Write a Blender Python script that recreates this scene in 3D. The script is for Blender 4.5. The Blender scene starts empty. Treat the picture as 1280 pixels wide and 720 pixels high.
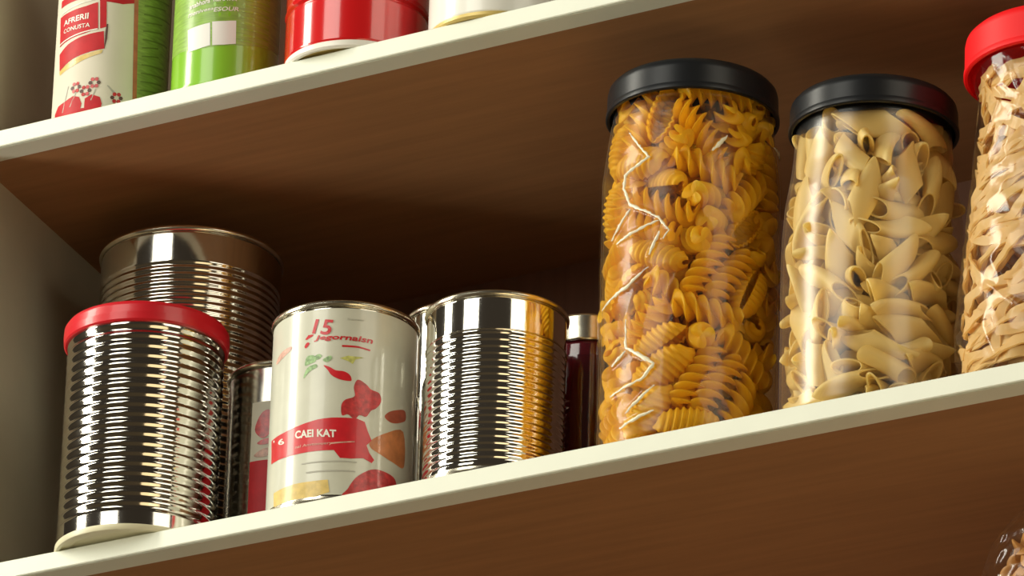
import bpy, bmesh, math, random
import numpy as np
from mathutils import Vector, Matrix

PI = math.pi
SC = bpy.context.scene
COL = SC.collection
random.seed(7)
SP = 0.28            # clear height between two shelves
TH = 0.0113          # board thickness
UP = SP + TH         # top face of the upper shelf
LOW = -SP - TH       # top face of the lowest shelf

# ------------------------------------------------------------------ materials
def new_mat(name):
    m = bpy.data.materials.new(name); m.use_nodes = True
    nt = m.node_tree; nt.nodes.clear()
    out = nt.nodes.new('ShaderNodeOutputMaterial')
    return m, nt, out

def pbr(name, col, rough=0.5, metal=0.0, var=0.0, scale=40.0, bump=0.0, bscale=200.0, spec=0.5,
        stretch=(1, 1, 1), coat=0.0, trans=0.0, bdist=0.001, rvar=0.0):
    m, nt, out = new_mat(name)
    p = nt.nodes.new('ShaderNodeBsdfPrincipled')
    p.inputs['Base Color'].default_value = (*col, 1)
    p.inputs['Roughness'].default_value = rough
    p.inputs['Metallic'].default_value = metal
    p.inputs['Specular IOR Level'].default_value = spec
    p.inputs['Coat Weight'].default_value = coat
    p.inputs['Coat Roughness'].default_value = 0.05
    tc = nt.nodes.new('ShaderNodeTexCoord'); mp = nt.nodes.new('ShaderNodeMapping')
    mp.inputs['Scale'].default_value = stretch
    nt.links.new(tc.outputs['Object'], mp.inputs['Vector'])
    if var or rvar:
        n = nt.nodes.new('ShaderNodeTexNoise'); n.inputs['Scale'].default_value = scale
        n.inputs['Detail'].default_value = 5
        nt.links.new(mp.outputs['Vector'], n.inputs['Vector'])
        if var:
            r = nt.nodes.new('ShaderNodeValToRGB')
            r.color_ramp.elements[0].position = 0.3; r.color_ramp.elements[1].position = 0.7
            r.color_ramp.elements[0].color = (*[c * (1 - var) for c in col], 1)
            r.color_ramp.elements[1].color = (*[min(1, c * (1 + var)) for c in col], 1)
            nt.links.new(n.outputs['Fac'], r.inputs['Fac'])
            nt.links.new(r.outputs['Color'], p.inputs['Base Color'])
        if rvar:
            mr = nt.nodes.new('ShaderNodeMapRange')
            mr.inputs['To Min'].default_value = max(0.02, rough - rvar); mr.inputs['To Max'].default_value = rough + rvar
            nt.links.new(n.outputs['Fac'], mr.inputs['Value']); nt.links.new(mr.outputs['Result'], p.inputs['Roughness'])
    if bump:
        n2 = nt.nodes.new('ShaderNodeTexNoise'); n2.inputs['Scale'].default_value = bscale
        n2.inputs['Detail'].default_value = 3
        b = nt.nodes.new('ShaderNodeBump'); b.inputs['Strength'].default_value = bump; b.inputs['Distance'].default_value = bdist
        nt.links.new(mp.outputs['Vector'], n2.inputs['Vector'])
        nt.links.new(n2.outputs['Fac'], b.inputs['Height']); nt.links.new(b.outputs['Normal'], p.inputs['Normal'])
    if trans:
        t = nt.nodes.new('ShaderNodeBsdfTranslucent'); t.inputs['Color'].default_value = (*col, 1)
        mx = nt.nodes.new('ShaderNodeMixShader'); mx.inputs['Fac'].default_value = trans
        nt.links.new(p.outputs[0], mx.inputs[1]); nt.links.new(t.outputs[0], mx.inputs[2])
        nt.links.new(mx.outputs[0], out.inputs['Surface'])
    else:
        nt.links.new(p.outputs[0], out.inputs['Surface'])
    return m

def clear(name, tint, rough=0.08, ior=1.45, bump=0.0, bscale=60.0, bdist=0.001, stretch=(1, 1, 1), boost=1.0):
    """thin clear plastic: fresnel mix of a see-through and a glossy lobe"""
    m, nt, out = new_mat(name)
    tr = nt.nodes.new('ShaderNodeBsdfTransparent'); tr.inputs['Color'].default_value = (*tint, 1)
    gl = nt.nodes.new('ShaderNodeBsdfGlossy'); gl.inputs['Roughness'].default_value = rough
    gl.inputs['Color'].default_value = (1, 1, 1, 1)
    # reflectance of a thin sheet, the same from either side: f0 + (1 - f0) * facing^5
    lw = nt.nodes.new('ShaderNodeLayerWeight'); lw.inputs['Blend'].default_value = 0.5
    pw = nt.nodes.new('ShaderNodeMath'); pw.operation = 'POWER'; pw.inputs[1].default_value = 5.0
    f0 = ((ior - 1) / (ior + 1)) ** 2
    fr = nt.nodes.new('ShaderNodeMath'); fr.operation = 'MULTIPLY_ADD'; fr.inputs[1].default_value = 0.75 * (1 - f0); fr.inputs[2].default_value = f0
    nt.links.new(lw.outputs['Facing'], pw.inputs[0]); nt.links.new(pw.outputs[0], fr.inputs[0])
    mul = nt.nodes.new('ShaderNodeMath'); mul.operation = 'MULTIPLY'; mul.inputs[1].default_value = boost; mul.use_clamp = True
    mx = nt.nodes.new('ShaderNodeMixShader')
    if bump:
        tc = nt.nodes.new('ShaderNodeTexCoord'); mp = nt.nodes.new('ShaderNodeMapping')
        mp.inputs['Scale'].default_value = stretch
        n = nt.nodes.new('ShaderNodeTexNoise'); n.inputs['Scale'].default_value = bscale; n.inputs['Detail'].default_value = 3
        b = nt.nodes.new('ShaderNodeBump'); b.inputs['Strength'].default_value = bump; b.inputs['Distance'].default_value = bdist
        nt.links.new(tc.outputs['Object'], mp.inputs['Vector']); nt.links.new(mp.outputs['Vector'], n.inputs['Vector'])
        nt.links.new(n.outputs['Fac'], b.inputs['Height'])
        nt.links.new(b.outputs['Normal'], gl.inputs['Normal']); nt.links.new(b.outputs['Normal'], lw.inputs['Normal'])
    nt.links.new(fr.outputs[0], mul.inputs[0]); nt.links.new(mul.outputs[0], mx.inputs['Fac'])
    nt.links.new(tr.outputs[0], mx.inputs[1]); nt.links.new(gl.outputs[0], mx.inputs[2])
    nt.links.new(mx.outputs[0], out.inputs['Surface'])
    return m

M = {
    'board':   pbr('brown_laminate', (0.37, 0.18, 0.072), 0.6, var=0.10, scale=9, stretch=(1, 14, 1), bump=0.05, bscale=80),
    'edge':    pbr('white_edge_band', (0.80, 0.83, 0.71), 0.45, var=0.02, scale=30, bump=0.04, bscale=300),
    'panel':   pbr('beige_laminate', (0.56, 0.53, 0.39), 0.30, var=0.05, scale=25, coat=1.0),
    'back':    pbr('dark_brown_back', (0.20, 0.09, 0.05), 0.5, var=0.10, scale=8, stretch=(14, 1, 1)),
    'tin':     pbr('bright_tinplate', (0.80, 0.78, 0.72), 0.075, 1.0, rvar=0.03, scale=60, bump=0.03, bscale=70),
    'tin2':    pbr('worn_tinplate', (0.66, 0.63, 0.57), 0.09, 1.0, rvar=0.04, scale=60, bump=0.05, bscale=60),
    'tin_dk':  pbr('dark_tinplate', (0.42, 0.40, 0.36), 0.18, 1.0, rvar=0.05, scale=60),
    'rim':     pbr('rolled_rim_metal', (0.82, 0.77, 0.62), 0.22, 1.0),
    'cream':   pbr('cream_lacquer', (0.74, 0.70, 0.48), 0.35, 0.0, var=0.05),
    'white_rim': pbr('white_rim', (0.85, 0.83, 0.75), 0.3),
    'gold':    pbr('gold_lacquer', (0.66, 0.50, 0.16), 0.35, 0.2),
    'red_lid': pbr('red_plastic', (0.62, 0.012, 0.022), 0.32, var=0.05, coat=0.2),
    'red_lid2': pbr('bright_red_plastic', (0.88, 0.004, 0.008), 0.5, spec=0.3),
    'red_can': pbr('red_enamel', (0.62, 0.010, 0.012), 0.16, coat=0.8, spec=0.6),
    'blk_lid': pbr('black_plastic', (0.010, 0.011, 0.013), 0.34, spec=0.3, bump=0.08, bscale=60),
    'wht_can': pbr('white_enamel', (0.82, 0.81, 0.74), 0.25, coat=0.3),
    'paper':   pbr('label_paper', (0.61, 0.61, 0.50), 0.26, var=0.04, scale=60, coat=0.35, bump=0.03, bscale=120),
    'paper2':  pbr('label_paper_warm', (0.66, 0.62, 0.50), 0.5, var=0.03, spec=0.3),
    'ink_red': pbr('ink_red', (0.58, 0.012, 0.020), 0.32, coat=0.25, var=0.08, scale=200),
    'ink_matte': pbr('ink_matte_red', (0.50, 0.010, 0.016), 0.5, spec=0.3, var=0.1, scale=150),
    'ink_berry': pbr('ink_berry', (0.50, 0.030, 0.030), 0.35, var=0.35, scale=320, coat=0.2),
    'ink_orange': pbr('ink_orange', (0.56, 0.20, 0.07), 0.35, var=0.25, scale=120, coat=0.2),
    'ink_rust': pbr('ink_rust', (0.42, 0.09, 0.045), 0.35, var=0.2, scale=160, coat=0.2),
    'ink_green': pbr('ink_green', (0.28, 0.44, 0.20), 0.4, var=0.45, scale=500),
    'ink_lime': pbr('ink_lime', (0.52, 0.52, 0.14), 0.4, var=0.3, scale=400),
    'ink_pink': pbr('ink_pink', (0.62, 0.36, 0.28), 0.4, var=0.3, scale=400),
    'ink_gold': pbr('ink_gold', (0.66, 0.48, 0.14), 0.35, var=0.15, scale=250, coat=0.2),
    'ink_grey': pbr('ink_grey', (0.42, 0.41, 0.34), 0.5),
    'ink_dark': pbr('ink_dark', (0.10, 0.045, 0.035), 0.5),
    'ink_white': pbr('ink_white', (0.80, 0.78, 0.68), 0.4),
    'olive':   pbr('label_olive', (0.24, 0.30, 0.085), 0.4, var=0.25, scale=120, stretch=(1, 1, 6)),
    'olive_dk': pbr('label_olive_print', (0.14, 0.17, 0.05), 0.45),
    'lime':    pbr('label_lime', (0.24, 0.52, 0.035), 0.22, coat=0.5),
    'lime_dk': pbr('label_lime_print', (0.24, 0.42, 0.06), 0.35, var=0.22, scale=90, stretch=(1, 1, 8), coat=0.1),
    'maroon':  pbr('dark_red_preserve', (0.085, 0.004, 0.010), 0.12, coat=1.0, spec=0.6),
    'sticker': pbr('sticker_white', (0.80, 0.80, 0.76), 0.4),
    'pasta_y': pbr('yellow_pasta', (0.98, 0.69, 0.05), 0.38, var=0.12, scale=90, trans=0.48, bump=0.15, bscale=500),
    'pasta_p': pbr('pale_pasta', (0.98, 0.83, 0.40), 0.42, var=0.04, scale=80, trans=0.50, bump=0.1, bscale=400),
    'pasta_r': pbr('ribbon_pasta', (0.98, 0.76, 0.38), 0.45, var=0.05, scale=80, trans=0.50, bump=0.1, bscale=400),
    'pasta_b': pbr('amber_pasta', (0.60, 0.30, 0.09), 0.45, var=0.10, scale=80, trans=0.2),
    'glint':    pbr('painted_film_glint', (0.94, 0.92, 0.82), 0.15, trans=0.15, coat=0.6),  # white colour in place of highlights on the film creases
    'jar_y':   clear('amber_clear_plastic', (0.995, 0.95, 0.80), 0.30, 1.35, boost=0.5),
    'film_y':  clear('crinkled_film', (0.99, 0.97, 0.90), 0.14, 1.45, bump=0.10, bscale=45, bdist=0.002, boost=0.5),
    'jar_p':   clear('clear_plastic', (0.99, 0.975, 0.93), 0.26, 1.5, bump=0.3, bscale=30, bdist=0.002, boost=1.0),
    'film_p':  clear('bag_film', (0.985, 0.97, 0.93), 0.16, 1.45, bump=0.35, bscale=50, bdist=0.002),
}

# ------------------------------------------------------------------ object helpers
def link(name, me, parent=None, mats=(), loc=None):
    o = bpy.data.objects.new(name, me); COL.objects.link(o)
    for m in mats: me.materials.append(m)
    if parent is not None: o.parent = parent
    if loc is not None: o.location = loc
    return o

def tag(o, label=None, cat=None, group=None, kind=None):
    if label: o['label'] = label
    if cat: o['category'] = cat
    if group: o['group'] = group
    if kind: o['kind'] = kind
    return o

def thing(name, loc, label, cat, group=None):
    o = bpy.data.objects.new(name, None); COL.objects.link(o)
    o.location = loc; o.empty_display_size = 0.02
    return tag(o, label, cat, group)

def finish(bm, sharp=40):
    bmesh.ops.recalc_face_normals(bm, faces=bm.faces)
    me = bpy.data.meshes.new('mesh'); bm.to_mesh(me); bm.free()
    for p in me.polygons: p.use_smooth = True
    me.set_sharp_from_angle(angle=math.radians(sharp))
    return me

def prism(poly, axis_from, axis_to, plane):
    """closed polygon extruded between two values along one axis: plane 'yz' along x, 'xy' along z"""
    bm = bmesh.new()
    def P(a, b, t): return (t, a, b) if plane == 'yz' else (a, b, t)
    A = [bm.verts.new(P(a, b, axis_from)) for a, b in poly]
    B = [bm.verts.new(P(a, b, axis_to)) for a, b in poly]
    n = len(poly)
    bm.faces.new(A); bm.faces.new(B[::-1])
    for i in range(n): bm.faces.new((A[i], A[(i + 1) % n], B[(i + 1) % n], B[i]))
    return bm

def lathe(prof, segs=96):
    """profile (r, z) swept about z; r == 0 ends close as a fan"""
    bm = bmesh.new(); rings = []
    full = [prof[0]]                             # support loops beside the ends of every long stretch keep it straight when smoothed
    for (r0, z0), (r1, z1) in zip(prof, prof[1:]):
        ln = math.hypot(r1 - r0, z1 - z0)
        if ln > 0.004:
            f = 0.0004 / ln
            if r0 > 1e-6: full.append((lerp(r0, r1, f), lerp(z0, z1, f)))
            if r1 > 1e-6: full.append((lerp(r0, r1, 1 - f), lerp(z0, z1, 1 - f)))
        full.append((r1, z1))
    for r, z in full:
        if r < 1e-6: rings.append([bm.verts.new((0, 0, z))])
        else: rings.append([bm.verts.new((r * math.cos(2 * PI * k / segs), r * math.sin(2 * PI * k / segs), z)) for k in range(segs)])
    for a, b in zip(rings, rings[1:]):
        for k in range(segs):
            j = (k + 1) % segs
            if len(a) == 1 and len(b) == 1: continue
            if len(a) == 1: bm.faces.new((a[0], b[j], b[k]))
            elif len(b) == 1: bm.faces.new((a[k], a[j], b[0]))
            else: bm.faces.new((a[k], a[j], b[j], b[k]))
    return bm

def torus_prof(r, z, t, n=12, tz=None):
    tz = tz or t
    return [(r + t * math.cos(2 * PI * i / n), z + tz * math.sin(2 * PI * i / n)) for i in range(n + 1)]

def lerp(a, b, t): return a + (b - a) * t

# outlines of the printed shapes and film creases, as (angle round the can, height above its base)
DECALS = {
    'banner': [[-2.253, 0.0486], [-1.89, 0.0489], [-1.658, 0.0501], [-1.328, 0.0526], [-1.157, 0.0532], [-0.989, 0.0533], [-0.8, 0.0534], [-0.69, 0.0519], [-0.641, 0.0463], [-0.579, 0.0409], [-0.651, 0.0373], [-0.606, 0.0328], [-0.529, 0.029], [-0.566, 0.0267], [-0.692, 0.0289], [-0.863, 0.0277], [-1.009, 0.0277], [-1.097, 0.0326], [-1.309, 0.0325], [-1.664, 0.0323], [-2.221, 0.0332]],
    'gold': [[-2.095, 0.0129], [-1.668, 0.0136], [-1.402, 0.0135], [-1.164, 0.0139], [-1.132, 0.006], [-1.369, 0.0032], [-1.655, 0.0025], [-2.076, 0.0038]],
    'tomato': [[-0.915, 0.0034], [-0.888, 0.0084], [-0.789, 0.0157], [-0.662, 0.0203], [-0.551, 0.0229], [-0.431, 0.0236], [-0.212, 0.0224], [-0.128, 0.0186], [-0.116, 0.009]],
    'oval': [[-0.388, 0.0578], [-0.339, 0.0613], [-0.199, 0.0647], [0.006, 0.0674], [0.036, 0.0619], [-0.127, 0.0575], [-0.278, 0.0557]],
    'orange': [[-0.591, 0.0408], [-0.378, 0.0475], [-0.013, 0.0536], [0.04, 0.0321], [-0.222, 0.0312], [-0.491, 0.0343], [-0.598, 0.0368]],
    'petal': [[-1.289, 0.087], [-1.198, 0.0856], [-1.117, 0.0835], [-1.0, 0.0828], [-0.92, 0.0807], [-0.898, 0.0771], [-0.995, 0.0771], [-1.083, 0.0781], [-1.174, 0.0805], [-1.226, 0.0838]],
    'flower': [[-1.02, 0.0611], [-0.969, 0.0648], [-0.845, 0.0674], [-0.859, 0.0733], [-0.809, 0.0782], [-0.691, 0.076], [-0.616, 0.0732], [-0.489, 0.0718], [-0.458, 0.0668], [-0.531, 0.0618], [-0.604, 0.0597], [-0.673, 0.0553], [-0.767, 0.0557], [-0.833, 0.0528], [-0.926, 0.0556], [-1.005, 0.0548]],
    'sprig1': [[-1.583, 0.0802], [-1.532, 0.0863], [-1.404, 0.0882], [-1.381, 0.0862], [-1.486, 0.0841]],
    'sprig2': [[-1.569, 0.0884], [-1.54, 0.0938], [-1.431, 0.0939], [-1.406, 0.0901], [-1.502, 0.0888]],
    'sprig3': [[-1.45, 0.0922], [-1.368, 0.0945], [-1.315, 0.0929], [-1.385, 0.0909]],
    'sprig4': [[-1.303, 0.0905], [-1.205, 0.093], [-1.173, 0.0911], [-1.241, 0.0889]],
    'lime': [[-1.066, 0.0913], [-0.95, 0.0931], [-0.921, 0.0928], [-0.732, 0.0928], [-0.851, 0.0909], [-0.887, 0.0878], [-0.947, 0.0894]],
    'pinksmear': [[-2.188, 0.0992], [-2.059, 0.1023], [-1.843, 0.1034], [-1.826, 0.1012], [-2.014, 0.0983], [-2.182, 0.0967]],
    'ul': [[-1.044, 0.0997], [-0.818, 0.0997], [-0.645, 0.0984], [-0.654, 0.0974], [-0.817, 0.0985], [-1.043, 0.0985]],
    'dot': [[-1.589, 0.1007], [-1.55, 0.103], [-1.509, 0.1021], [-1.558, 0.0995]],
    'dash': [[-1.58, 0.1053], [-1.532, 0.1077], [-1.455, 0.1076], [-1.461, 0.1067], [-1.552, 0.1048]],
    't15': [[-1.477, 0.1082], [-1.166, 0.1055], [-1.487, 0.1176], [-1.175, 0.1158]],
    'tname': [[-1.44, 0.1028], [-0.615, 0.1011], [-1.443, 0.1066], [-0.62, 0.1062]],
    'tgrey': [[-0.98, 0.1159], [-0.752, 0.1159], [-0.981, 0.1172], [-0.753, 0.1173]],
    'tban': [[-1.675, 0.0423], [-1.072, 0.0405], [-1.681, 0.0474], [-1.076, 0.0454]],
    'tban2': [[-2.163, 0.0437], [-1.878, 0.0411], [-2.173, 0.0476], [-1.884, 0.0452]],
    'tsm': [[-1.667, 0.0355], [-1.12, 0.0357], [-1.67, 0.0378], [-1.122, 0.038]],
    'line1': [[-1.143, 0.0373], [-0.819, 0.0388], [-0.819, 0.0382], [-1.142, 0.0363]],
    'g1': [[-1.555, 0.0257], [-0.776, 0.0261], [-0.776, 0.0253], [-1.554, 0.0249]],
    'g2': [[-1.477, 0.0198], [-0.793, 0.0201], [-0.792, 0.0193], [-1.476, 0.0188]],
    'u1red': [[-2.167, 0.073], [-1.767, 0.0732], [-1.477, 0.0738], [-1.26, 0.0754], [-1.232, 0.0571], [-1.446, 0.0551], [-1.726, 0.054], [-2.122, 0.0521]],
    'u1strip': [[-1.232, 0.0801], [-1.114, 0.08], [-1.098, 0.0696], [-1.087, 0.0581], [-1.197, 0.057]],
    'u1top': [[-1.119, 0.0834], [-0.567, 0.0858], [-0.553, 0.0767], [-0.822, 0.0743], [-1.107, 0.0756]],
    'u1can': [[-2.116, 0.0468], [-1.845, 0.0507], [-1.576, 0.0529], [-1.349, 0.0541], [-1.127, 0.0552], [-1.1, 0.0432], [-1.36, 0.0415], [-1.696, 0.0393], [-2.073, 0.0347]],
    'u1gold': [[-2.084, 0.0343], [-1.695, 0.0387], [-1.359, 0.0409], [-1.122, 0.0425], [-1.148, 0.04], [-1.416, 0.0372], [-1.685, 0.0341], [-2.05, 0.0315]],
    'u1tomA': [[-2.162, 0.0062], [-2.041, 0.0102], [-1.84, 0.0111], [-1.644, 0.0131], [-1.519, 0.0115], [-1.461, 0.0066], [-1.486, 0.0022], [-1.503, -0.0068], [-2.137, 0.0002]],
    'u1tomB': [[-1.408, 0.004], [-1.402, 0.0097], [-1.283, 0.012], [-1.132, 0.01], [-1.091, 0.0055], [-1.114, -0.0025], [-1.397, -0.0028]],
    'u1fl1': [[-1.695, 0.0198], [-1.625, 0.0221], [-1.498, 0.0188], [-1.509, 0.0155], [-1.632, 0.0161]],
    'u1fl2': [[-1.329, 0.0219], [-1.258, 0.0251], [-1.165, 0.022], [-1.17, 0.0158], [-1.273, 0.0154]],
    'u1fl3': [[-0.93, 0.0091], [-0.848, 0.0123], [-0.759, 0.0115], [-0.697, 0.0096], [-0.811, 0.0067]],
    'u1stem': [[-1.013, 0.0175], [-0.985, 0.0178], [-0.849, 0.0128], [-0.871, 0.012]],
    'u1seam': [[-0.628, 0.0853], [-0.551, 0.086], [-0.463, -0.0004], [-0.543, -0.0011]],
    'u1green': [[-0.551, 0.086], [0.606, 0.1034], [0.607, 0.0964], [0.606, 0.0155], [-0.463, -0.0004]],
    'u1t1': [[-2.007, 0.0649], [-1.413, 0.0647], [-2.018, 0.0685], [-1.42, 0.0688]],
    'u1t2': [[-1.991, 0.0595], [-1.388, 0.0588], [-2.0, 0.0625], [-1.393, 0.0617]],
    'u2stA': [[-1.791, 0.04], [-1.305, 0.0418], [-1.283, 0.0264], [-1.527, 0.0249], [-1.749, 0.0244]],
    'u2stB': [[-1.264, 0.0424], [-1.043, 0.0426], [-0.817, 0.0434], [-0.804, 0.0277], [-1.021, 0.0265], [-1.241, 0.0263]],
    'u2band': [[-2.209, 0.03], [-1.417, 0.0243], [-1.02, 0.0256], [-0.411, 0.0288], [0.323, 0.0346]],
    'u2t1': [[-1.248, 0.049], [-0.777, 0.0499], [-1.252, 0.052], [-0.781, 0.0528]],
    'u2t2': [[-1.772, 0.0533], [-1.325, 0.0555], [-1.78, 0.057], [-1.33, 0.0588]],
    'u2t3': [[-1.797, 0.0482], [-1.25, 0.0505], [-1.804, 0.0518], [-1.253, 0.0523]],
    'u2t4': [[-1.258, 0.056], [-0.819, 0.0567], [-1.262, 0.0592], [-0.823, 0.0598]],
    'u3ring': [[-2.247, 0.0331], [-1.606, 0.0315], [-0.426, 0.0308]],
    'u3base': [[-2.288, 0.0002], [-1.771, 0.002], [-1.273, 0.0027], [-0.927, 0.0022], [-0.752, 0.0019]],
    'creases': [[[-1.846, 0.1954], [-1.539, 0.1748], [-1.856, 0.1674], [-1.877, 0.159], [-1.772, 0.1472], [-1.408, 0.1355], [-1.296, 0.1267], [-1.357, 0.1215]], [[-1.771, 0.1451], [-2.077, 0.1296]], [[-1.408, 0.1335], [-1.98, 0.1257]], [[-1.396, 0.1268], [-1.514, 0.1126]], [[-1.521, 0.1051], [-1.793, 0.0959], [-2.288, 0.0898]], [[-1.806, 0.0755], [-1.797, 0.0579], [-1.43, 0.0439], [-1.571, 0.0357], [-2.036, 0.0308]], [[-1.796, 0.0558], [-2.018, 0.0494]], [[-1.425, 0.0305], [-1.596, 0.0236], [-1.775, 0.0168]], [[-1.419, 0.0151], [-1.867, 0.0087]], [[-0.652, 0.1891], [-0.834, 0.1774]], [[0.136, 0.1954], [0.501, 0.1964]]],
}

# ---- printed shapes that follow a can: (angle, height) polygons laid a fraction of a millimetre over the paper
class Print:
    def __init__(s, r): s.r = r; s.bm = bmesh.new(); s.mats = []; s.layer = 0
    def mi(s, key):
        if key not in s.mats: s.mats.append(key)
        return s.mats.index(key)
    def add(s, verts, faces, key, off):
        i = s.mi(key); r = s.r + off
        vs = [s.bm.verts.new((r * math.cos(a / s.r), r * math.sin(a / s.r), z)) for a, z in verts]
        for f in faces:
            try: fc = s.bm.faces.new([vs[k] for k in f]); fc.material_index = i
            except ValueError: pass
    def flat(s, bm, key, off, step=0.004):
        bmesh.ops.triangulate(bm, faces=bm.faces[:])
        for _ in range(4):
            es = [e for e in bm.edges if abs(e.verts[0].co.x - e.verts[1].co.x) > step]
            if not es: break
            bmesh.ops.subdivide_edges(bm, edges=es, cuts=1)
            bmesh.ops.triangulate(bm, faces=bm.faces[:])
        bm.verts.index_update()
        s.add([(v.co.x, v.co.y) for v in bm.verts], [[v.index for v in f.verts] for f in bm.faces], key, off)
        bm.free()
    def poly(s, pts, key, off=0.00015, smooth=False):
        pts = [(p[0] * s.r, p[1]) for p in pts]
        if smooth:
            q = []; n = len(pts)
            for i in range(n):
                p0, p1, p2, p3 = (pts[(i + k - 1) % n] for k in range(4))
                for t in (0, .25, .5, .75):
                    q.append(tuple(.5 * (2 * p1[c] + (p2[c] - p0[c]) * t + (2 * p0[c] - 5 * p1[c] + 4 * p2[c] - p3[c]) * t * t
                                         + (3 * p1[c] - p0[c] - 3 * p2[c] + p3[c]) * t ** 3) for c in (0, 1)))
            pts = q
        bm = bmesh.new(); bm.faces.new([bm.verts.new((a, z, 0)) for a, z in pts])
        s.flat(bm, key, off)
    def rect(s, a0, a1, z0, z1, key, off=0.00015):
        n = max(1, int(abs(a1 - a0) * s.r / 0.003))
        V = []; F = []
        for i in range(n + 1):
            a = lerp(a0, a1, i / n) * s.r; V += [(a, z0), (a, z1)]
            if i: F.append((2 * i - 2, 2 * i, 2 * i + 1, 2 * i - 1))
        s.add(V, F, key, off)
    def text(s, txt, quad, key, off=0.0003, shear=0.0, bold=0.0):
        """quad: lower-left, lower-right, upper-left, upper-right as (angle, z)"""
        cu = bpy.data.curves.new('txt', 'FONT'); cu.body = txt; cu.shear = shear; cu.offset = bold; cu.resolution_u = 3
        ob = bpy.data.objects.new('txt', cu); COL.objects.link(ob)
        dg = bpy.context.evaluated_depsgraph_get(); dg.update()
        me = bpy.data.meshes.new_from_object(ob.evaluated_get(dg))
        bpy.data.objects.remove(ob); bpy.data.curves.remove(cu)
        xs = [v.co.x for v in me.vertices]; ys = [v.co.y for v in me.vertices]
        x0, x1, y0, y1 = min(xs), max(xs), min(ys), max(ys)
        q = [(a * s.r, z) for a, z in quad]
        def mp(x, y):
            u = (x - x0) / (x1 - x0); v = (y - y0) / (y1 - y0)
            return tuple((1 - u) * (1 - v) * q[0][c] + u * (1 - v) * q[1][c] + (1 - u) * v * q[2][c] + u * v * q[3][c] for c in (0, 1))
        bm = bmesh.new(); bm.from_mesh(me); bpy.data.meshes.remove(me)
        for v in bm.verts:
            a, z = mp(v.co.x, v.co.y); v.co = (a, z, 0)
        s.flat(bm, key, off)
    def build(s, name, parent, label=None):
        # faces keep their outward side
        for f in s.bm.faces:
            f.normal_update(); c = f.calc_center_median()
            if f.normal.x * c.x + f.normal.y * c.y < 0: f.normal_flip()
        me = bpy.data.meshes.new('print'); s.bm.to_mesh(me); s.bm.free()
        for p in me.polygons: p.use_smooth = True
        o = link(name, me, parent, [M[k] for k in s.mats])
        return tag(o, label)

def label_sleeve(pr, z0, z1, key, off=0.0):
    pr.rect(-PI, PI, z0, z1, key, off)

# ------------------------------------------------------------------ pantry cabinet
cab = thing('pantry_cabinet', (0, 0, 0), 'open pantry cabinet of brown shelves with white front edges and a beige left side', 'cabinet')
XR = 0.74; DEP = 0.32
def wall_x(y): return -0.4025 - 0.161 * y
sb = finish(prism([(wall_x(0), 0), (wall_x(DEP), DEP), (wall_x(DEP) - 0.018, DEP), (wall_x(0) - 0.018, 0)], -0.34, 0.62, 'xy'), 20)
tag(link('side_panel', sb, cab, [M['panel']]), 'beige glossy left side panel')
sb = finish(prism([(XR, 0), (XR + 0.018, 0), (XR + 0.018, DEP), (XR, DEP)], -0.34, 0.62, 'xy'), 20)
link('side_panel', sb, cab, [M['panel']])
bb = finish(prism([(wall_x(DEP) - 0.018, DEP), (XR + 0.018, DEP), (XR + 0.018, DEP + 0.006), (wall_x(DEP) - 0.018, DEP + 0.006)], -0.34, 0.62, 'xy'), 20)
link('back_panel', bb, cab, [M['back']])
for z in (UP, 0.0, LOW):
    y0 = 0.0185
    bm = bmesh.new()
    A = [(wall_x(y0), y0), (XR, y0), (XR, DEP), (wall_x(DEP), DEP)]
    lo = [bm.verts.new((x, y, z - TH)) for x, y in A]; hi = [bm.verts.new((x, y, z)) for x, y in A]
    bm.faces.new(lo[::-1]); bm.faces.new(hi)
    for i in range(4): bm.faces.new((lo[i], lo[(i + 1) % 4], hi[(i + 1) % 4], hi[i]))
    sh = link('shelf', finish(bm, 20), cab, [M['board']])
    r = 0.0006
    prof = [(r, z), (0, z - r), (0, z - TH + r), (r, z - TH), (r, z - TH + 0.0014), (0.0026, z - TH + 0.0014), (0.0026, z - TH), (y0, z - TH), (y0, z)]
    e = link('edge_strip', finish(prism(prof, wall_x(0), XR, 'yz'), 20), sh, [M['edge']])
    tag(e, 'white front edge strip')

# ------------------------------------------------------------------ tin cans
def rib_profile(r, z0, z1, pitch, amp):
    n = max(1, round((z1 - z0) / pitch)); out = []
    for i in range(n * 6 + 1):
        z = lerp(z0, z1, i / (n * 6)); out.append((r - amp * (0.5 - 0.5 * math.cos(2 * PI * i / 6)), z))
    return out

def tin(name, X, Y, Z, r, h, label, mat, ribs=None, smooth_top=0.02, base=0.008, base_mat='rim', amp=0.0011, group=None, rim='rim', sleeve=None):
    t = thing(name, (X, Y, Z), label, 'can', group)
    ri = r - 0.0008
    prof = [(ri - 0.001, 0.0022), (ri, 0.0032)]
    if ribs: prof += [(ri, base)] + rib_profile(ri, base, h - smooth_top, ribs, amp) + [(ri, h - 0.0045)]
    else: prof += [(ri, h * .5), (ri, h - 0.0045)]
    prof += [(ri - 0.0005, h - 0.0035)]
    tag(link('body', finish(lathe(prof, 128), 60), t, [M[mat]]))
    link('top_rim', finish(lathe(torus_prof(r - 0.0008, h - 0.0016, 0.0015, 12, 0.0019), 128), 60), t, [M[rim]])
    link('lid', finish(lathe([(0, h - 0.0035), (r * .72, h - 0.0035), (r * .75, h - 0.0042), (r - 0.0025, h - 0.0042), (r - 0.002, h - 0.001)], 96), 40), t, [M[mat]])
    link('base', finish(lathe([(0, 0.0016), (r * .80, 0.0016), (r * .83, 0.0010), (r - 0.0035, 0.0010), (r - 0.0028, 0), (r - 0.0008, 0), (r, 0.0012), (r - 0.0002, 0.0034), (r - 0.0012, 0.0038)], 96), 40), t, [M[base_mat]])
    return t

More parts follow.
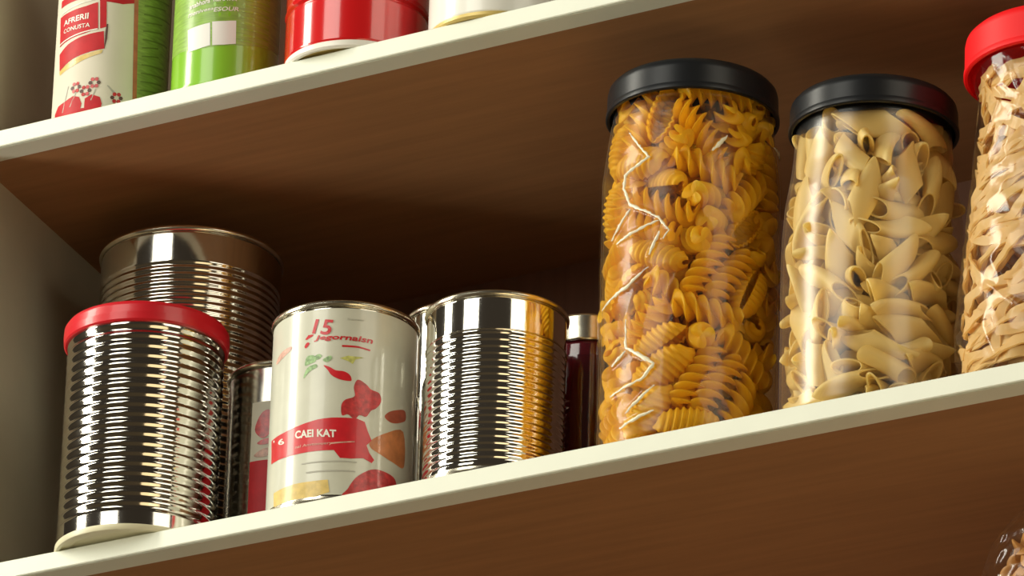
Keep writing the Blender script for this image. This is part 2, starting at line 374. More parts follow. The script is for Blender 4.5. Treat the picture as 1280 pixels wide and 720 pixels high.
# front left can under a red snap lid, its cream base a little over the shelf edge
A = tin('food_can', -0.2815, 0.0312, 0, 0.0488, 0.143, 'ribbed silver tin can with a red plastic lid, leftmost on the middle shelf', 'tin2',
        ribs=0.0064, smooth_top=0.010, base=0.012, base_mat='cream', amp=0.0014)
lp = [(0.0470, 0.1345), (0.0492, 0.1345), (0.0502, 0.1355), (0.0506, 0.1400), (0.0503, 0.1450), (0.0488, 0.1474), (0.0462, 0.1478), (0.0445, 0.1462), (0.0300, 0.1458), (0, 0.1458)]
tag(link('snap_lid', finish(lathe(lp, 128), 35), A, [M['red_lid']]), 'red plastic snap lid')

B = tin('food_can', -0.3266, 0.1410, 0, 0.0578, 0.2463, 'tall wide ribbed silver can standing behind the red-lidded can', 'tin2', ribs=0.0048, smooth_top=0.0235, base=0.012, amp=0.0010)

Cc = tin('food_can', -0.2221, 0.1020, 0, 0.0383, 0.1288, 'small dark can with red and white label, half hidden left of the tomato can', 'tin_dk', base=0.006)
pr = Print(0.0379)
pr.rect(-1.62, 1.2, 0.0270, 0.1020, 'paper2', 0.0001)
pr.rect(-1.62, 1.2, 0.004, 0.0635, 'ink_matte', 0.0002)
pr.poly([(-1.55, .084), (-1.45, .094), (-1.30, .096), (-1.20, .088), (-1.30, .080), (-1.42, .078)], 'ink_berry', 0.0003, True)
pr.poly([(-1.50, .075), (-1.36, .0775), (-1.22, .0765), (-1.22, .0745), (-1.40, .0735)], 'ink_berry', 0.0003, True)
pr.poly([(-1.55, .067), (-1.38, .071), (-1.20, .0705), (-1.20, .0675), (-1.40, .0655)], 'ink_pink', 0.0003, True)
pr.build('label', Cc, 'white paper label with red lower band')

Dd = tin('food_can', -0.1463, 0.0449, 0, 0.0439, 0.1285, 'cream labelled can with a red banner and tomato print, on the middle shelf', 'tin', base=0.006)
pr = Print(0.0434)
label_sleeve(pr, 0.0045, 0.1235, 'paper', 0.0)
d = DECALS
for k, m, off, sm in (('orange', 'ink_orange', .00012, 1), ('oval', 'ink_rust', .00015, 1), ('tomato', 'ink_berry', .00016, 1), ('flower', 'ink_berry', .00015, 1),
                      ('petal', 'ink_red', .00015, 1), ('banner', 'ink_red', .0002, 0), ('gold', 'ink_gold', .00015, 0), ('sprig1', 'ink_green', .00015, 1), ('sprig2', 'ink_green', .00016, 1),
                      ('sprig3', 'ink_green', .00015, 1), ('sprig4', 'ink_green', .00016, 1), ('lime', 'ink_lime', .00015, 0), ('pinksmear', 'ink_pink', .00015, 1),
                      ('ul', 'ink_red', .00015, 0), ('dot', 'ink_red', .00015, 1), ('dash', 'ink_red', .00015, 0), ('line1', 'ink_pink', .0003, 0), ('g1', 'ink_grey', .00015, 0), ('g2', 'ink_grey', .00015, 0)):
    pr.poly(d[k], m, off, bool(sm))
pr.text('15', d['t15'], 'ink_red', 0.0003, 0.25, 0.02)
pr.text('Jegornaisn', d['tname'], 'ink_red', 0.0003, 0.2, 0.025)
pr.text('CAEI KAT', d['tban'], 'ink_white', 0.00035, 0.0, 0.035)
pr.text("' 6", d['tban2'], 'ink_white', 0.00035, 0.0, 0.02)
pr.text('nal Anvtoouery', d['tsm'], 'ink_pink', 0.00035, 0.1, 0.01)
pr.text('Brennoter', d['tgrey'], 'ink_grey', 0.0003, 0.0, 0.0)
pr.build('label', Dd, 'cream paper label with red banner, tomatoes and green sprig')

E_ = tin('food_can', -0.1236, 0.1400, 0, 0.0341, 0.1645, 'silver can with only its rim showing between two front cans', 'tin', base=0.006)

F_ = tin('food_can', -0.0394, 0.0433, 0, 0.0423, 0.1142, 'bright silver ribbed can without label, beside the dark red jar', 'tin', ribs=0.0043, smooth_top=0.0255, base=0.006, amp=0.0008)
link('body_bead', finish(lathe(torus_prof(0.0415, 0.1142 - 0.0245, 0.0006, 8), 128), 60), F_, [M['tin']])

# dark red preserve jar
G = thing('preserve_jar', (-0.0242, 0.1250, 0), 'dark red jar with pale metal lid, between silver can and yellow pasta', 'jar')
link('jar_body', finish(lathe([(0, 0.0), (0.0235, 0.0), (0.0258, 0.002), (0.0263, 0.006), (0.0263, 0.108), (0.0250, 0.116), (0.0235, 0.119)], 64), 40), G, [M['maroon']])
bm = lathe([(0, 0.1352), (0.0235, 0.1352), (0.0258, 0.1346), (0.0265, 0.1332), (0.0262, 0.1265), (0.0265, 0.1190), (0.0258, 0.1180), (0.0238, 0.1180)], 64)
tag(link('screw_lid', finish(bm, 40), G, [M['rim']]), 'pale metal screw lid')

# ------------------------------------------------------------------ upper shelf cans
U1 = tin('food_can', -0.3242, 0.0379, UP, 0.0359, 0.152, 'red and white printed can with olive back panel, leftmost on the upper shelf', 'tin', base=0.006, base_mat='ink_matte')
pr = Print(0.0356)
label_sleeve(pr, 0.0005, 0.148, 'paper2', 0.0)
for k, m, off, sm in (('u1green', 'olive', .00012, 0), ('u1seam', 'ink_rust', .0002, 0), ('u1red', 'ink_matte', .00015, 0), ('u1strip', 'ink_matte', .00015, 0), ('u1top', 'ink_matte', .00015, 0), ('u1can', 'ink_matte', .00015, 0),
                      ('u1gold', 'ink_gold', .00018, 0), ('u1stem', 'ink_grey', .00015, 0)):
    pr.poly(d[k], m, off, bool(sm))
for k in ('u1tomA', 'u1tomB'): pr.poly([(a, max(0.0012, z)) for a, z in d[k]], 'ink_matte', 0.00016, False)
pr.poly([(-1.10, .0425), (-1.06, .050), (-1.055, .0600), (-1.08, .0600), (-1.10, .0550)], 'ink_dark', .0002)
pr.rect(-2.16, -1.24, .0795, .0845, 'ink_matte'); pr.rect(-2.1, -1.3, .090, .125, 'ink_matte')
for z in (0.0770, 0.0560): pr.poly([(-2.15, z - .003), (-1.24, z + .0005), (-1.24, z + .0012), (-2.15, z - .0022)], 'ink_white', .0003)
for a0, z0 in ((-1.60, .0185), (-1.24, .0200), (-1.40, .0150), (-.84, .0098)):      # small blossoms with dark centres
    for k in range(6):
        q = k * PI / 3; ca, cz = a0 + .075 * math.cos(q), z0 + .0027 * math.sin(q)
        pr.poly([(ca + .038 * math.cos(t * PI / 3), cz + .0014 * math.sin(t * PI / 3)) for t in range(6)], 'ink_dark' if k % 3 == 0 else 'ink_berry', .0002 + .00002 * k)
for a0, z0, a1, z1 in ((-1.9, .004, -1.78, .021), (-1.72, .006, -1.60, .015), (-1.30, .008, -1.22, .016), (-1.02, .018, -.88, .0115)):
    pr.poly([(a0, z0), (a0 + .02, z0), (a1 + .02, z1), (a1, z1)], 'ink_grey', .00017)
pr.text('AFRERII', d['u1t1'], 'ink_white', .0003, 0.1, 0.02)
pr.text('CONUSTA', d['u1t2'], 'ink_white', .0003, 0.1, 0.01)
rnd = random.Random(3)
for i in range(15):
    z = 0.012 + i * 0.0058; a1 = rnd.uniform(-.05, .35)
    pr.poly([(-.42, z), (a1, z + .004), (a1, z + .0050), (-.42, z + .001)], 'olive_dk', .0002)
pr.build('label', U1, 'white label with red panels, tomatoes and olive back panel')

U2 = tin('food_can', -0.2366, 0.0353, UP, 0.0333, 0.150, 'lime green can with white stickers, second from left on the upper shelf', 'tin', base=0.006, base_mat='lime')
pr = Print(0.0330)
label_sleeve(pr, 0.0004, 0.146, 'lime', 0.0)
pr.poly([(-2.6, .0285), (-1.9, .0265), (-1.4, .0250), (-.9, .0262), (-.4, .029), (.4, .033), (.4, .14), (-2.6, .14)], 'lime_dk', .0001)
pr.poly(d['u2stA'], 'sticker', .00025); pr.poly(d['u2stB'], 'sticker', .00025)
pr.text('ESOUR', d['u2t1'], 'ink_white', .0003, 0.2, 0.02)
pr.text('snabhora', d['u2t2'], 'ink_white', .0003, 0.2, 0.02)
pr.text('menivesa', d['u2t3'], 'ink_white', .0003, 0.2, 0.01)
pr.text('RENATIK', d['u2t4'], 'ink_white', .0003, 0.0, 0.02)
rnd = random.Random(5)
for i in range(9):
    z = .030 + i * .004
    pr.poly([(-.72, z), (-.1, z + .001), (-.1, z + .0018), (-.72, z + .0008)], 'lime', .0002)
pr.build('label', U2, 'lime green label with white lettering')

U3 = thing('food_can', (-0.1417, 0.0365, UP), 'glossy red can with white base rim, third from left on the upper shelf', 'can')
R3 = 0.0439
prof = [(R3 - .0012, .0046), (R3 - .0002, .0056), (R3 - .0002, .0335), (R3 - .0012, .0345), (R3 - .0012, .0355), (R3 + .0004, .0368), (R3 - .0012, .0382), (R3 - .0012, .0392), (R3 - .0002, .0402), (R3 - .0002, .1130), (R3 - .001, .1140)]
link('body', finish(lathe(prof, 128), 45), U3, [M['red_can']])
link('base', finish(lathe([(R3 - .0040, .0006), (R3 - .0032, 0), (R3 - .0012, 0), (R3 - .0002, .0010), (R3 - .0002, .0040), (R3 - .0012, .0050)], 128), 40), U3, [M['white_rim']])['label'] = 'white base rim'
link('base_panel', finish(lathe([(0, .0022), (R3 * .80, .0022), (R3 * .84, .0012), (R3 - .0036, .0012)], 96), 40), U3, [M['gold']])['label'] = 'gold underside panel'
link('top_rim', finish(lathe(torus_prof(R3 - .0008, .1150, .0015), 96), 60), U3, [M['rim']])
link('lid', finish(lathe([(0, .1120), (R3 - .002, .1120), (R3 - .0015, .1145)], 96), 40), U3, [M['rim']])

U4 = thing('food_can', (-0.0418, 0.0402, UP), 'plain white can with thin gold base rim, fourth from left on the upper shelf', 'can')
R4 = 0.0432
link('body', finish(lathe([(R4 - .001, .0030), (R4, .0040), (R4, .115), (R4 - .001, .116)], 128), 45), U4, [M['wht_can']])
link('base', finish(lathe([(0, .0015), (R4 - .004, .0015), (R4 - .003, 0), (R4 - .001, 0), (R4, .0010), (R4, .0030), (R4 - .001, .0036)], 128), 40), U4, [M['gold']])['label'] = 'thin gold base rim'
link('top_rim', finish(lathe(torus_prof(R4 - .0008, .1170, .0015), 96), 60), U4, [M['rim']])
link('lid', finish(lathe([(0, .1140), (R4 - .002, .1140), (R4 - .0015, .1165)], 96), 40), U4, [M['rim']])

# ------------------------------------------------------------------ jars
def jar_shell(prof, wall=0.0012, segs=128):
    inner = [(max(0.0, r - wall) if r > 0 else 0, z + (wall if i < 2 else 0)) for i, (r, z) in enumerate(prof)]
    return lathe(prof + inner[::-1], segs)

def screw_lid(r, z0, z1):
    ro = r
    return lathe([(0, z1), (ro * .86, z1), (ro * .95, z1 - .0008), (ro - .0006, z1 - .003), (ro, z1 - .006), (ro + .0002, z0 + .004), (ro + .0008, z0 + .003), (ro + .0008, z0 + .0006),
                  (ro, z0), (ro - .0015, z0), (ro - .0018, z1 - .003), (0, z1 - .003)], 128)

def film_wrap(R, z0, z1, nA, nZ, creases, rfun=None, amp=0.0007, seed=1, noise=0.0004):
    """loose cling film round a jar: a sheet with sharp raised creases and soft wrinkles"""
    rng = np.random.default_rng(seed)
    a = np.linspace(-PI, PI, nA, endpoint=False); z = np.linspace(z0, z1, nZ)
    Ag, Zg = np.meshgrid(a, z)
    Dp = np.zeros_like(Ag)
    segs = [(p[i], p[i + 1]) for p in creases for i in range(len(p) - 1)]
    for (a0, za), (a1, zb) in segs:
        x0, y0, x1, y1 = a0 * R, za, a1 * R, zb
        X_ = Ag * R - x0; Y_ = Zg - y0; dx, dy = x1 - x0, y1 - y0; L2 = dx * dx + dy * dy
        t = np.clip((X_ * dx + Y_ * dy) / L2, 0, 1)
        dist = np.hypot(X_ - t * dx, Y_ - t * dy)
        Dp = np.maximum(Dp, np.exp(-np.abs(dist / 0.0013) ** 1.5))
    Nz = np.zeros_like(Ag)
    for k in range(26):
        m = rng.integers(2, 16); kz = rng.normal(0, 160); ph = rng.uniform(0, 6.28)
        Nz += np.cos(m * Ag + kz * Zg + ph) / 5.0
    Nz = 1 - np.abs(np.tanh(Nz))                 # ridged
    fade = np.clip(np.minimum(Zg - z0, z1 - Zg) / 0.01, 0, 1)
    base = np.array([rfun(zz) for zz in z])[:, None] if rfun else R
    rad = base + 0.0006 + fade * (amp * Dp + noise * Nz)
    co = np.stack([rad * np.cos(Ag), rad * np.sin(Ag), Zg], -1).reshape(-1, 3)
    me = bpy.data.meshes.new('film')
    faces = []
    for i in range(nZ - 1):
        for j in range(nA):
            k = (j + 1) % nA
            faces.append((i * nA + j, i * nA + k, (i + 1) * nA + k, (i + 1) * nA + j))
    me.from_pydata(co.tolist(), [], faces)
    for p in me.polygons: p.use_smooth = True
    return me

def pack(n, L, rad, Rf, z0, z1, seed, iters=420):
    """settle n capsules (length L, radius rad) inside a round jar without deep overlaps"""
    rng = np.random.default_rng(seed)
    h = L / 2 - rad
    th = rng.uniform(0, 2 * PI, n); rr = np.sqrt(rng.uniform(0, 1, n)) * (Rf((z0 + z1) / 2) - rad)
    p = np.stack([rr * np.cos(th), rr * np.sin(th), rng.uniform(z0 + rad, z1 - rad, n)], 1)
    dv = rng.normal(size=(n, 3)) * np.array([1, 1, .8]); dv /= np.linalg.norm(dv, axis=1)[:, None]
    iu = np.triu_indices(n, 1)
    for it in range(iters):
        I, J = iu
        close = np.sum((p[I] - p[J]) ** 2, 1) < L * L
        I, J = I[close], J[close]
        d1, d2, w = dv[I], dv[J], p[I] - p[J]
        b = np.sum(d1 * d2, 1); dd = np.sum(d1 * w, 1); e = np.sum(d2 * w, 1); den = np.maximum(1 - b * b, 1e-4)
        s = np.clip((b * e - dd) / den, -h, h); t = np.clip(e + b * s, -h, h); s = np.clip(b * t - dd, -h, h)
        c = (w + d1 * s[:, None] - d2 * t[:, None]); dist = np.linalg.norm(c, axis=1) + 1e-9
        pen = np.maximum(0, 2 * rad - dist); k = 0.28 * pen / dist
        f = c * k[:, None]
        dp = np.zeros_like(p); dr = np.zeros_like(p)
        np.add.at(dp, I, f); np.add.at(dp, J, -f)
        np.add.at(dr, I, f * s[:, None]); np.add.at(dr, J, -f * t[:, None])
        p = p + np.clip(dp, -.002, .002); dv = dv + np.clip(dr / (h * h + 1e-6) * 0.8, -.15, .15)
        dv /= np.linalg.norm(dv, axis=1)[:, None]
        for sg in (-1, 1):                       # both ends stay inside the wall, floor and fill line
            q = p + sg * h * dv; lim = np.array([Rf(zz) for zz in np.clip(q[:, 2], z0, z1)]) - rad
            rq = np.hypot(q[:, 0], q[:, 1]) + 1e-9; over = np.maximum(0, rq - lim)
            mv = np.zeros_like(p); mv[:, 0] = -q[:, 0] / rq * over; mv[:, 1] = -q[:, 1] / rq * over
            mv[:, 2] = np.maximum(0, z0 + rad - q[:, 2]) - np.maximum(0, q[:, 2] - (z1 - rad))
            p += mv * .6; dv += sg * mv / h * .4
            dv /= np.linalg.norm(dv, axis=1)[:, None]
        p[:, 2] -= 0.00006
    return p, dv

def place(protos, P, DV, origin, name, label, cat, group, seed=25):
    rnd = random.Random(seed)
    for i in range(len(P)):
        me = protos[i % len(protos)]
        o = bpy.data.objects.new(name, me); COL.objects.link(o)
        q = Vector(DV[i]).to_track_quat('X', 'Z').to_matrix().to_4x4() @ Matrix.Rotation(rnd.uniform(0, 6.28), 4, 'X')
        o.matrix_world = Matrix.Translation(Vector(origin) + Vector(P[i])) @ q
        tag(o, label, cat, group)

def grid_mesh(fn, nu, nv, wrap_v, thick=None, mat=None):
    bm = bmesh.new(); g = [[bm.verts.new(fn(i / (nu - 1), j / (nv if wrap_v else nv - 1))) for j in range(nv)] for i in range(nu)]
    for i in range(nu - 1):
        for j in range(nv if wrap_v else nv - 1):
            k = (j + 1) % nv; bm.faces.new((g[i][j], g[i][k], g[i + 1][k], g[i + 1][j]))
    bmesh.ops.recalc_face_normals(bm, faces=bm.faces)
    if thick: bmesh.ops.solidify(bm, geom=bm.faces[:] + bm.edges[:] + bm.verts[:], thickness=thick)
    elif wrap_v:
        bm.faces.new(g[0]); bm.faces.new(g[-1][::-1])
    me = finish(bm, 60)
    if mat: me.materials.append(mat)
    return me

def fusilli(L=0.036, R=0.0075, turns=1.4, seed=0, mat='pasta_y'):
    def fn(u, v):
        x = (u - .5) * L; a = 2 * PI * v
        lobe = abs(math.cos(1.5 * a)) ** 2.2
        r = R * (0.26 + 0.74 * lobe) * (0.85 + .15 * math.sin(PI * u))
        b = a + 2 * PI * turns * u
        bend = 0.0016 * math.sin(PI * u + seed)
        return (x, r * math.cos(b) + bend, r * math.sin(b))
    return grid_mesh(fn, 44, 42, True, None, M[mat])

def ribbed_shell(L=0.030, R=0.0085, span=2.3, curl=0.25, across=False):
    def fn(u, v):
        t = (u - .5) * 2; prof = max(0.0, 1 - abs(t) ** 2.4) ** .55
        a = (v - .5) * 2 * span
        rib = (0.0008 * math.cos(58 * u) if across else 0.0007 * math.cos(16 * a)) * prof
        r = R * (0.22 + .78 * prof) * (1 - curl * abs(v - .5) * 1.2) + rib
        x = t * L / 2 + 0.002 * math.cos(a)
        return (x, r * math.cos(a) * 1.05, r * math.sin(a))
    return grid_mesh(fn, 64 if across else 24, 36 if across else 64, False, 0.0011, M['pasta_y'])

def quill(L=0.040, R=0.0052, wide=1.35, flat=.72, cut=1.25, bow=0.002, mat='pasta_p'):
    def fn(u, v):
        a = 2 * PI * v; t = (u - .5) * 2
        pinch = 1 - .18 * abs(t) ** 3
        y = R * wide * pinch * math.cos(a); z = R * flat * math.sin(a)
        return (t * L * .36 + cut * y * .85, y, z + bow * (1 - t * t))
    return grid_mesh(fn, 18, 28, True, -0.0010, M[mat])

# ---- tall jar of yellow ridged pasta in crinkled film
HX, HY = 0.0850, 0.0538
Hj = thing('pasta_jar', (HX, HY, 0), 'tall jar of deep yellow ridged pasta with a black lid, wrapped in crinkled film', 'jar')
link('jar_body', finish(jar_shell([(0, .0008), (.049, .0008), (.0518, .003), (.0522, .010), (.0522, .178), (.0505, .192), (.0490, .204), (.0480, .212), (.0470, .216), (.0470, .232)]), 50), Hj, [M['jar_y']])
link('screw_lid', finish(screw_lid(.0505, .2185, .2395), 35), Hj, [M['blk_lid']])['label'] = 'black plastic screw lid'
def h_r(z): return float(np.interp(z, [0, .003, .012, .178, .192, .202, .207], [.0505, .0518, .0524, .0524, .0507, .0492, .0485]))
fw = film_wrap(.0524, .0012, .2055, 460, 290, d['creases'], h_r, amp=.0019, seed=4, noise=.0004)
# white tubes laid along the film creases, standing in for their bright glints
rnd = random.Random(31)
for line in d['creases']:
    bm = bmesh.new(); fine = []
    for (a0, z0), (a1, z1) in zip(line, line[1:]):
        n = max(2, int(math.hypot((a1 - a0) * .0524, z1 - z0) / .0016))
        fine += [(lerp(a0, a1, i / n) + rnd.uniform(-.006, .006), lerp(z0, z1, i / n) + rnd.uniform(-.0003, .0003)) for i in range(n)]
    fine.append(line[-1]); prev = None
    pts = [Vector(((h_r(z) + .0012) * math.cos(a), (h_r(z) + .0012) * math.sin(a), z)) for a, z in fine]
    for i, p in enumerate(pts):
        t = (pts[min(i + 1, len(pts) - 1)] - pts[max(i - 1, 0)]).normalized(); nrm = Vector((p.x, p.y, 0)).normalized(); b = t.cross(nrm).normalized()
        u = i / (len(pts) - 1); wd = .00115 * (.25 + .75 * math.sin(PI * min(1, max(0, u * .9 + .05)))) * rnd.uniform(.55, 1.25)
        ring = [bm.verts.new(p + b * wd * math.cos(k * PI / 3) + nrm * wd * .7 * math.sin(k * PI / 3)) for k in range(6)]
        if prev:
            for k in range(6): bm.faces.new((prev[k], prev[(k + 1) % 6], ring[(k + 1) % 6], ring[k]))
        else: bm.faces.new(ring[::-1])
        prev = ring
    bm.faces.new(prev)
    tag(link('film_glint', finish(bm, 60), Hj, [M['glint']]), 'painted white fold of the film')
tag(link('film_wrap', fw, Hj, [M['film_y']]), 'crinkled clear film')
P_, V_ = pack(190, .040, .0082, lambda z: float(np.interp(z, [0, .178, .192, .204, .22], [.0506, .0506, .049, .047, .0455])), .002, .229, 11)
place([fusilli(.042, .0092, 1.9), ribbed_shell(.036, .0096, 1.9, .35, True), fusilli(.038, .0090, 2.0, 2), fusilli(.040, .0095, -1.7, 1), ribbed_shell(.037, .0098, 2.9, .1, True), fusilli(.044, .0088, 2.3, 3), ribbed_shell(.033, .0094, 2.4, .3, True)], P_, V_, (HX, HY, 0), 'ridged_pasta',
      'deep yellow ridged pasta piece inside the tall black-lidded jar', 'pasta', 'ridged pasta in the tall jar', 21)

# ---- rounder jar of pale quill pasta
IX, IY = 0.2055, 0.0540
Ij = thing('pasta_jar', (IX, IY, 0), 'round-shouldered clear jar of pale quill pasta with a black lid, between two other pasta jars', 'jar')
ip = [(0, .0008), (.049, .0008), (.0522, .003), (.0530, .010), (.0530, .098), (.0524, .118), (.0508, .138), (.0478, .155), (.0462, .168), (.0455, .178), (.0450, .182), (.0450, .196)]
link('jar_body', finish(jar_shell(ip, .0012), 50), Ij, [M['jar_p']])
link('screw_lid', finish(screw_lid(.0487, .1845, .2040), 35), Ij, [M['blk_lid']])['label'] = 'black plastic screw lid'
P_, V_ = pack(298, .034, .0055, lambda z: float(np.interp(z, [0, .098, .118, .138, .155, .166, .19], [.0494, .0494, .0488, .0475, .0448, .0436, .0425])), .002, .200, 12)
place([quill(), quill(.042, .0050, 1.5, .62, 1.4, .003), quill(.036, .0055, 1.2, .85, 1.0, .001), quill(.040, .0048, 1.6, .6, 1.6, .0035)], P_, V_, (IX, IY, 0), 'quill_pasta',
      'pale quill-cut pasta piece inside the round-shouldered jar', 'pasta', 'quill pasta in the middle jar', 22)

# ---- right-hand bag-like jar of pasta ribbons with a red lid
JX, JY = 0.3256, 0.0545
Jj = thing('pasta_jar', (JX, JY, 0), 'clear crumpled container of tangled pasta ribbons with a bright red lid, far right', 'jar')
jz = [0, .002, .008, .018, .030, .060, .094, .130, .157, .175, .186, .196, .2]
jr = [.046, .0515, .0560, .0590, .0602, .0580, .0545, .0505, .0480, .0462, .0466, .0500, .0505]
def j_r(z): return float(np.interp(z, jz, jr))
link('jar_body', film_wrap(.054, .0005, .1985, 300, 230, [[(-2.2, .186), (-1.9, .170), (-2.1, .150)], [(-1.8, .190), (-1.6, .166), (-1.75, .14)], [(-2.1, .172), (-1.5, .155)], [(-1.9, .05), (-1.5, .03)]], j_r, amp=.0010, seed=9, noise=.0008), Jj, [M['film_p']])
link('jar_base', finish(lathe([(0, .0004), (.045, .0004), (j_r(.0005) + .001, .0012)], 96), 40), Jj, [M['film_p']])
link('screw_lid', finish(screw_lid(.0548, .1950, .2200), 35), Jj, [M['red_lid2']])['label'] = 'bright red plastic screw lid'

def ribbon(seed, a0, z0, rad, length, heading, width, wav, zmax):
    rnd = random.Random(seed); pts = []; n = 30; a, z, hd = a0, z0, heading
    ph = rnd.uniform(0, 6.28); k = rnd.uniform(5, 9)
    for i in range(n + 1):
        rr = min(rad, j_r(max(0, min(.198, z))) - .0030)
        pts.append((rr + wav * .6 * math.sin(k * i / n * 2 + ph), a, z, hd))
        hd2 = hd + wav * 170 * math.sin(k * i / n + ph)
        a += length / n * math.cos(hd2) / max(rr, .02); z += length / n * math.sin(hd2)
        if z < .0075: z = .0075
        if z > zmax: z = zmax
    bm = bmesh.new(); rows = []
    for i, (rr, a, z, hd) in enumerate(pts):
        i0, i1 = max(0, i - 1), min(n, i + 1)
        def P3(q): return Vector((q[0] * math.cos(q[1]), q[0] * math.sin(q[1]), q[2]))
        c = P3(pts[i]); T = (P3(pts[i1]) - P3(pts[i0])).normalized() if (P3(pts[i1]) - P3(pts[i0])).length > 1e-7 else Vector((0, 0, 1))
        N = Vector((math.cos(a), math.sin(a), 0)); tw = .45 * math.sin(2.5 * i / n * PI + ph)
        Bv = T.cross(N).normalized(); Nn = Bv.cross(T).normalized()
        W = (Bv * math.cos(tw) + Nn * math.sin(tw)) * width / 2; H_ = (Nn * math.cos(tw) - Bv * math.sin(tw)) * .0006
        ruff = Nn * .0005 * math.sin(i * 1.3 + ph)
        rows.append([bm.verts.new(c + W + H_ + ruff), bm.verts.new(c + H_ * 1.2), bm.verts.new(c - W + H_ - ruff), bm.verts.new(c - W - H_ - ruff), bm.verts.new(c - H_ * 1.2), bm.verts.new(c + W - H_ + ruff)])
    for r0, r1 in zip(rows, rows[1:]):
        for j in range(6): bm.faces.new((r0[j], r0[(j + 1) % 6], r1[(j + 1) % 6], r1[j]))
    bm.faces.new(rows[0][::-1]); bm.faces.new(rows[-1])
    return finish(bm, 50)
rnd = random.Random(17)
for i in range(280):
    low = i % 6 == 0
    z0 = rnd.uniform(.008, .022) if low else rnd.uniform(.02, .172)
    hd = rnd.uniform(-.25, .25) if low else rnd.choice((1, 1, 1, -1)) * rnd.uniform(.1, .95) + rnd.choice((0, PI))
    me = ribbon(i, rnd.uniform(-PI, PI), z0, rnd.choice((.058, .056, .054, .051, .047, .042)), rnd.uniform(.055, .105), hd, rnd.uniform(.0050, .0075), rnd.uniform(.0010, .0024), .190)
    if i in (160, 182, 279): continue            # would lie in another ribbon
    me.materials.append(M['pasta_r'])
    o = bpy.data.objects.new('pasta_ribbon', me); COL.objects.link(o); o.location = (JX, JY, 0)
    tag(o, 'wavy pasta ribbon inside the red-lidded container', 'pasta', 'pasta ribbons in the red-lidded container')

# ---- bag of amber pasta on the lowest shelf, only its crumpled top in view
KX, KY = 0.312, 0.085
kz = [0, .004, .02, .10, .185, .212, .229, .240, .245]
kr = [.040, .048, .052, .053, .048, .040, .028, .014, .004]
def k_r(z): return float(np.interp(z, kz, kr))
Kb = thing('pasta_bag', (KX, KY, LOW), 'clear crumpled bag of amber pasta on the lowest shelf, bottom right corner', 'bag')
link('bag_film', film_wrap(.05, .0003, .2445, 220, 200, [[(-2.2, .235), (-1.2, .234), (-.4, .236)], [(-1.9, .232), (-2.1, .21)]], k_r, amp=.0012, seed=14, noise=.0022), Kb, [M['film_p']])
link('bag_base', finish(lathe([(0, .0004), (.03, .0004), (.041, .001)], 64), 40), Kb, [M['film_p']])
P_, V_ = pack(90, .038, .0074, lambda z: max(.012, k_r(z) - .002), .003, .232, 15, 260)
place([fusilli(.040, .0085, 1.6, 0, 'pasta_b'), fusilli(.038, .0085, -1.5, 1, 'pasta_b')], P_, V_, (KX, KY, LOW), 'twist_pasta',
      'amber twisted pasta piece inside the bag on the lowest shelf', 'pasta', 'amber pasta in the bag')

# ------------------------------------------------------------------ light: three windows of the room, dim warm surroundings
def window_light(az, el, dist, w, h, radiance, col):
    a, e = math.radians(az), math.radians(el)
    dirv = Vector((math.sin(a) * math.cos(e), -math.cos(a) * math.cos(e), math.sin(e)))
    L = bpy.data.lights.new('window_light', 'AREA'); L.shape = 'RECTANGLE'; L.size = w; L.size_y = h
    L.energy = radiance * PI * w * h; L.color = col
    o = bpy.data.objects.new('window_light', L); COL.objects.link(o)
    o.location = Vector((0, 0, .12)) + dirv * dist
    o.rotation_euler = (-dirv).to_track_quat('-Z', 'Y').to_euler()
    return o
window_light(-57, 9, 2.3, 0.52, 2.9, 18.5, (1.0, .96, .82))
window_light(-13, 24, 2.3, 0.95, 1.6, 4.6, (1.0, .98, .87))
window_light(68, 18, 2.3, 1.05, 1.9, 2.6, (1.0, .92, .74))

L = bpy.data.lights.new('added_underside_fill', 'AREA'); L.shape = 'RECTANGLE'; L.size = 0.8; L.size_y = 0.4; L.energy = 1.8; L.color = (1.0, .84, .54)  # added warm fill from below right, brightens the shelf undersides
lo = bpy.data.objects.new('added_underside_fill', L); COL.objects.link(lo); lo.location = (1.05, -.55, -1.0)
lo.rotation_euler = (Vector((.15, .0, .2)) - Vector(lo.location)).to_track_quat('-Z', 'Y').to_euler()

L = bpy.data.lights.new('added_front_fill', 'AREA'); L.shape = 'DISK'; L.size = 0.8; L.energy = 3.0; L.color = (1.0, .76, .42)  # second added fill, low in front, for the upper shelf's underside
lo = bpy.data.objects.new('added_front_fill', L); COL.objects.link(lo); lo.location = (.95, -.9, -.78)
lo.rotation_euler = (Vector((.25, .05, .25)) - Vector(lo.location)).to_track_quat('-Z', 'Y').to_euler()

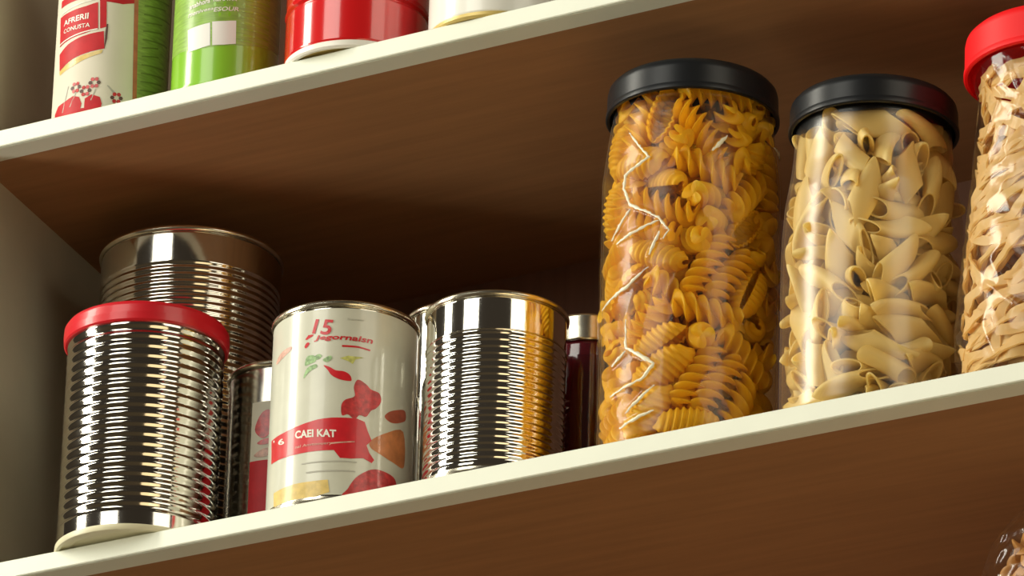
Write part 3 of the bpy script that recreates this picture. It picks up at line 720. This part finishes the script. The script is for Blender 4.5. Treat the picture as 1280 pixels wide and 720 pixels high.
w = bpy.data.worlds.new('room'); SC.world = w; w.use_nodes = True
nt = w.node_tree; nt.nodes.clear()
out = nt.nodes.new('ShaderNodeOutputWorld'); bg = nt.nodes.new('ShaderNodeBackground')
tc = nt.nodes.new('ShaderNodeTexCoord'); sx = nt.nodes.new('ShaderNodeSeparateXYZ'); rp = nt.nodes.new('ShaderNodeValToRGB')
mr = nt.nodes.new('ShaderNodeMapRange'); mr.inputs['From Min'].default_value = -1; mr.inputs['From Max'].default_value = 1
nt.links.new(tc.outputs['Generated'], sx.inputs[0]); nt.links.new(sx.outputs['Z'], mr.inputs['Value'])
nt.links.new(mr.outputs['Result'], rp.inputs['Fac']); nt.links.new(rp.outputs['Color'], bg.inputs['Color']); nt.links.new(bg.outputs[0], out.inputs[0])
cr = rp.color_ramp
cr.elements[0].position = 0.30; cr.elements[0].color = (0.08, 0.058, 0.032, 1)
cr.elements[1].position = 0.56; cr.elements[1].color = (0.045, 0.036, 0.026, 1)
bg.inputs['Strength'].default_value = 1.0

# ------------------------------------------------------------------ camera
cd = bpy.data.cameras.new('camera'); cam = bpy.data.objects.new('camera', cd); COL.objects.link(cam)
cd.sensor_width = 36; cd.lens = 8000.0 * 36 / 1280; cd.clip_start = 0.05; cd.clip_end = 50
yaw, pitch, roll = (math.radians(v) for v in (-31.3, 23.5, 1.7))
fw_ = Vector((math.sin(yaw) * math.cos(pitch), math.cos(yaw) * math.cos(pitch), math.sin(pitch)))
r0 = Vector((math.cos(yaw), -math.sin(yaw), 0)); u0 = r0.cross(fw_)
rt = r0 * math.cos(roll) + u0 * math.sin(roll); up = u0 * math.cos(roll) - r0 * math.sin(roll)
cam.matrix_world = Matrix(((rt.x, up.x, -fw_.x, 1.77317486), (rt.y, up.y, -fw_.y, -2.92206607), (rt.z, up.z, -fw_.z, -1.37727268), (0, 0, 0, 1)))
SC.camera = cam

SC.view_settings.view_transform = 'Standard'; SC.view_settings.look = 'None'
SC.view_settings.gamma = 1; SC.view_settings.exposure = -0.18; SC.view_settings.use_curve_mapping = False
SC.cycles.use_denoising = True
SC.cycles.transparent_max_bounces = 32
SC.cycles.max_bounces = 10
SC.cycles.sample_clamp_indirect = 6.0
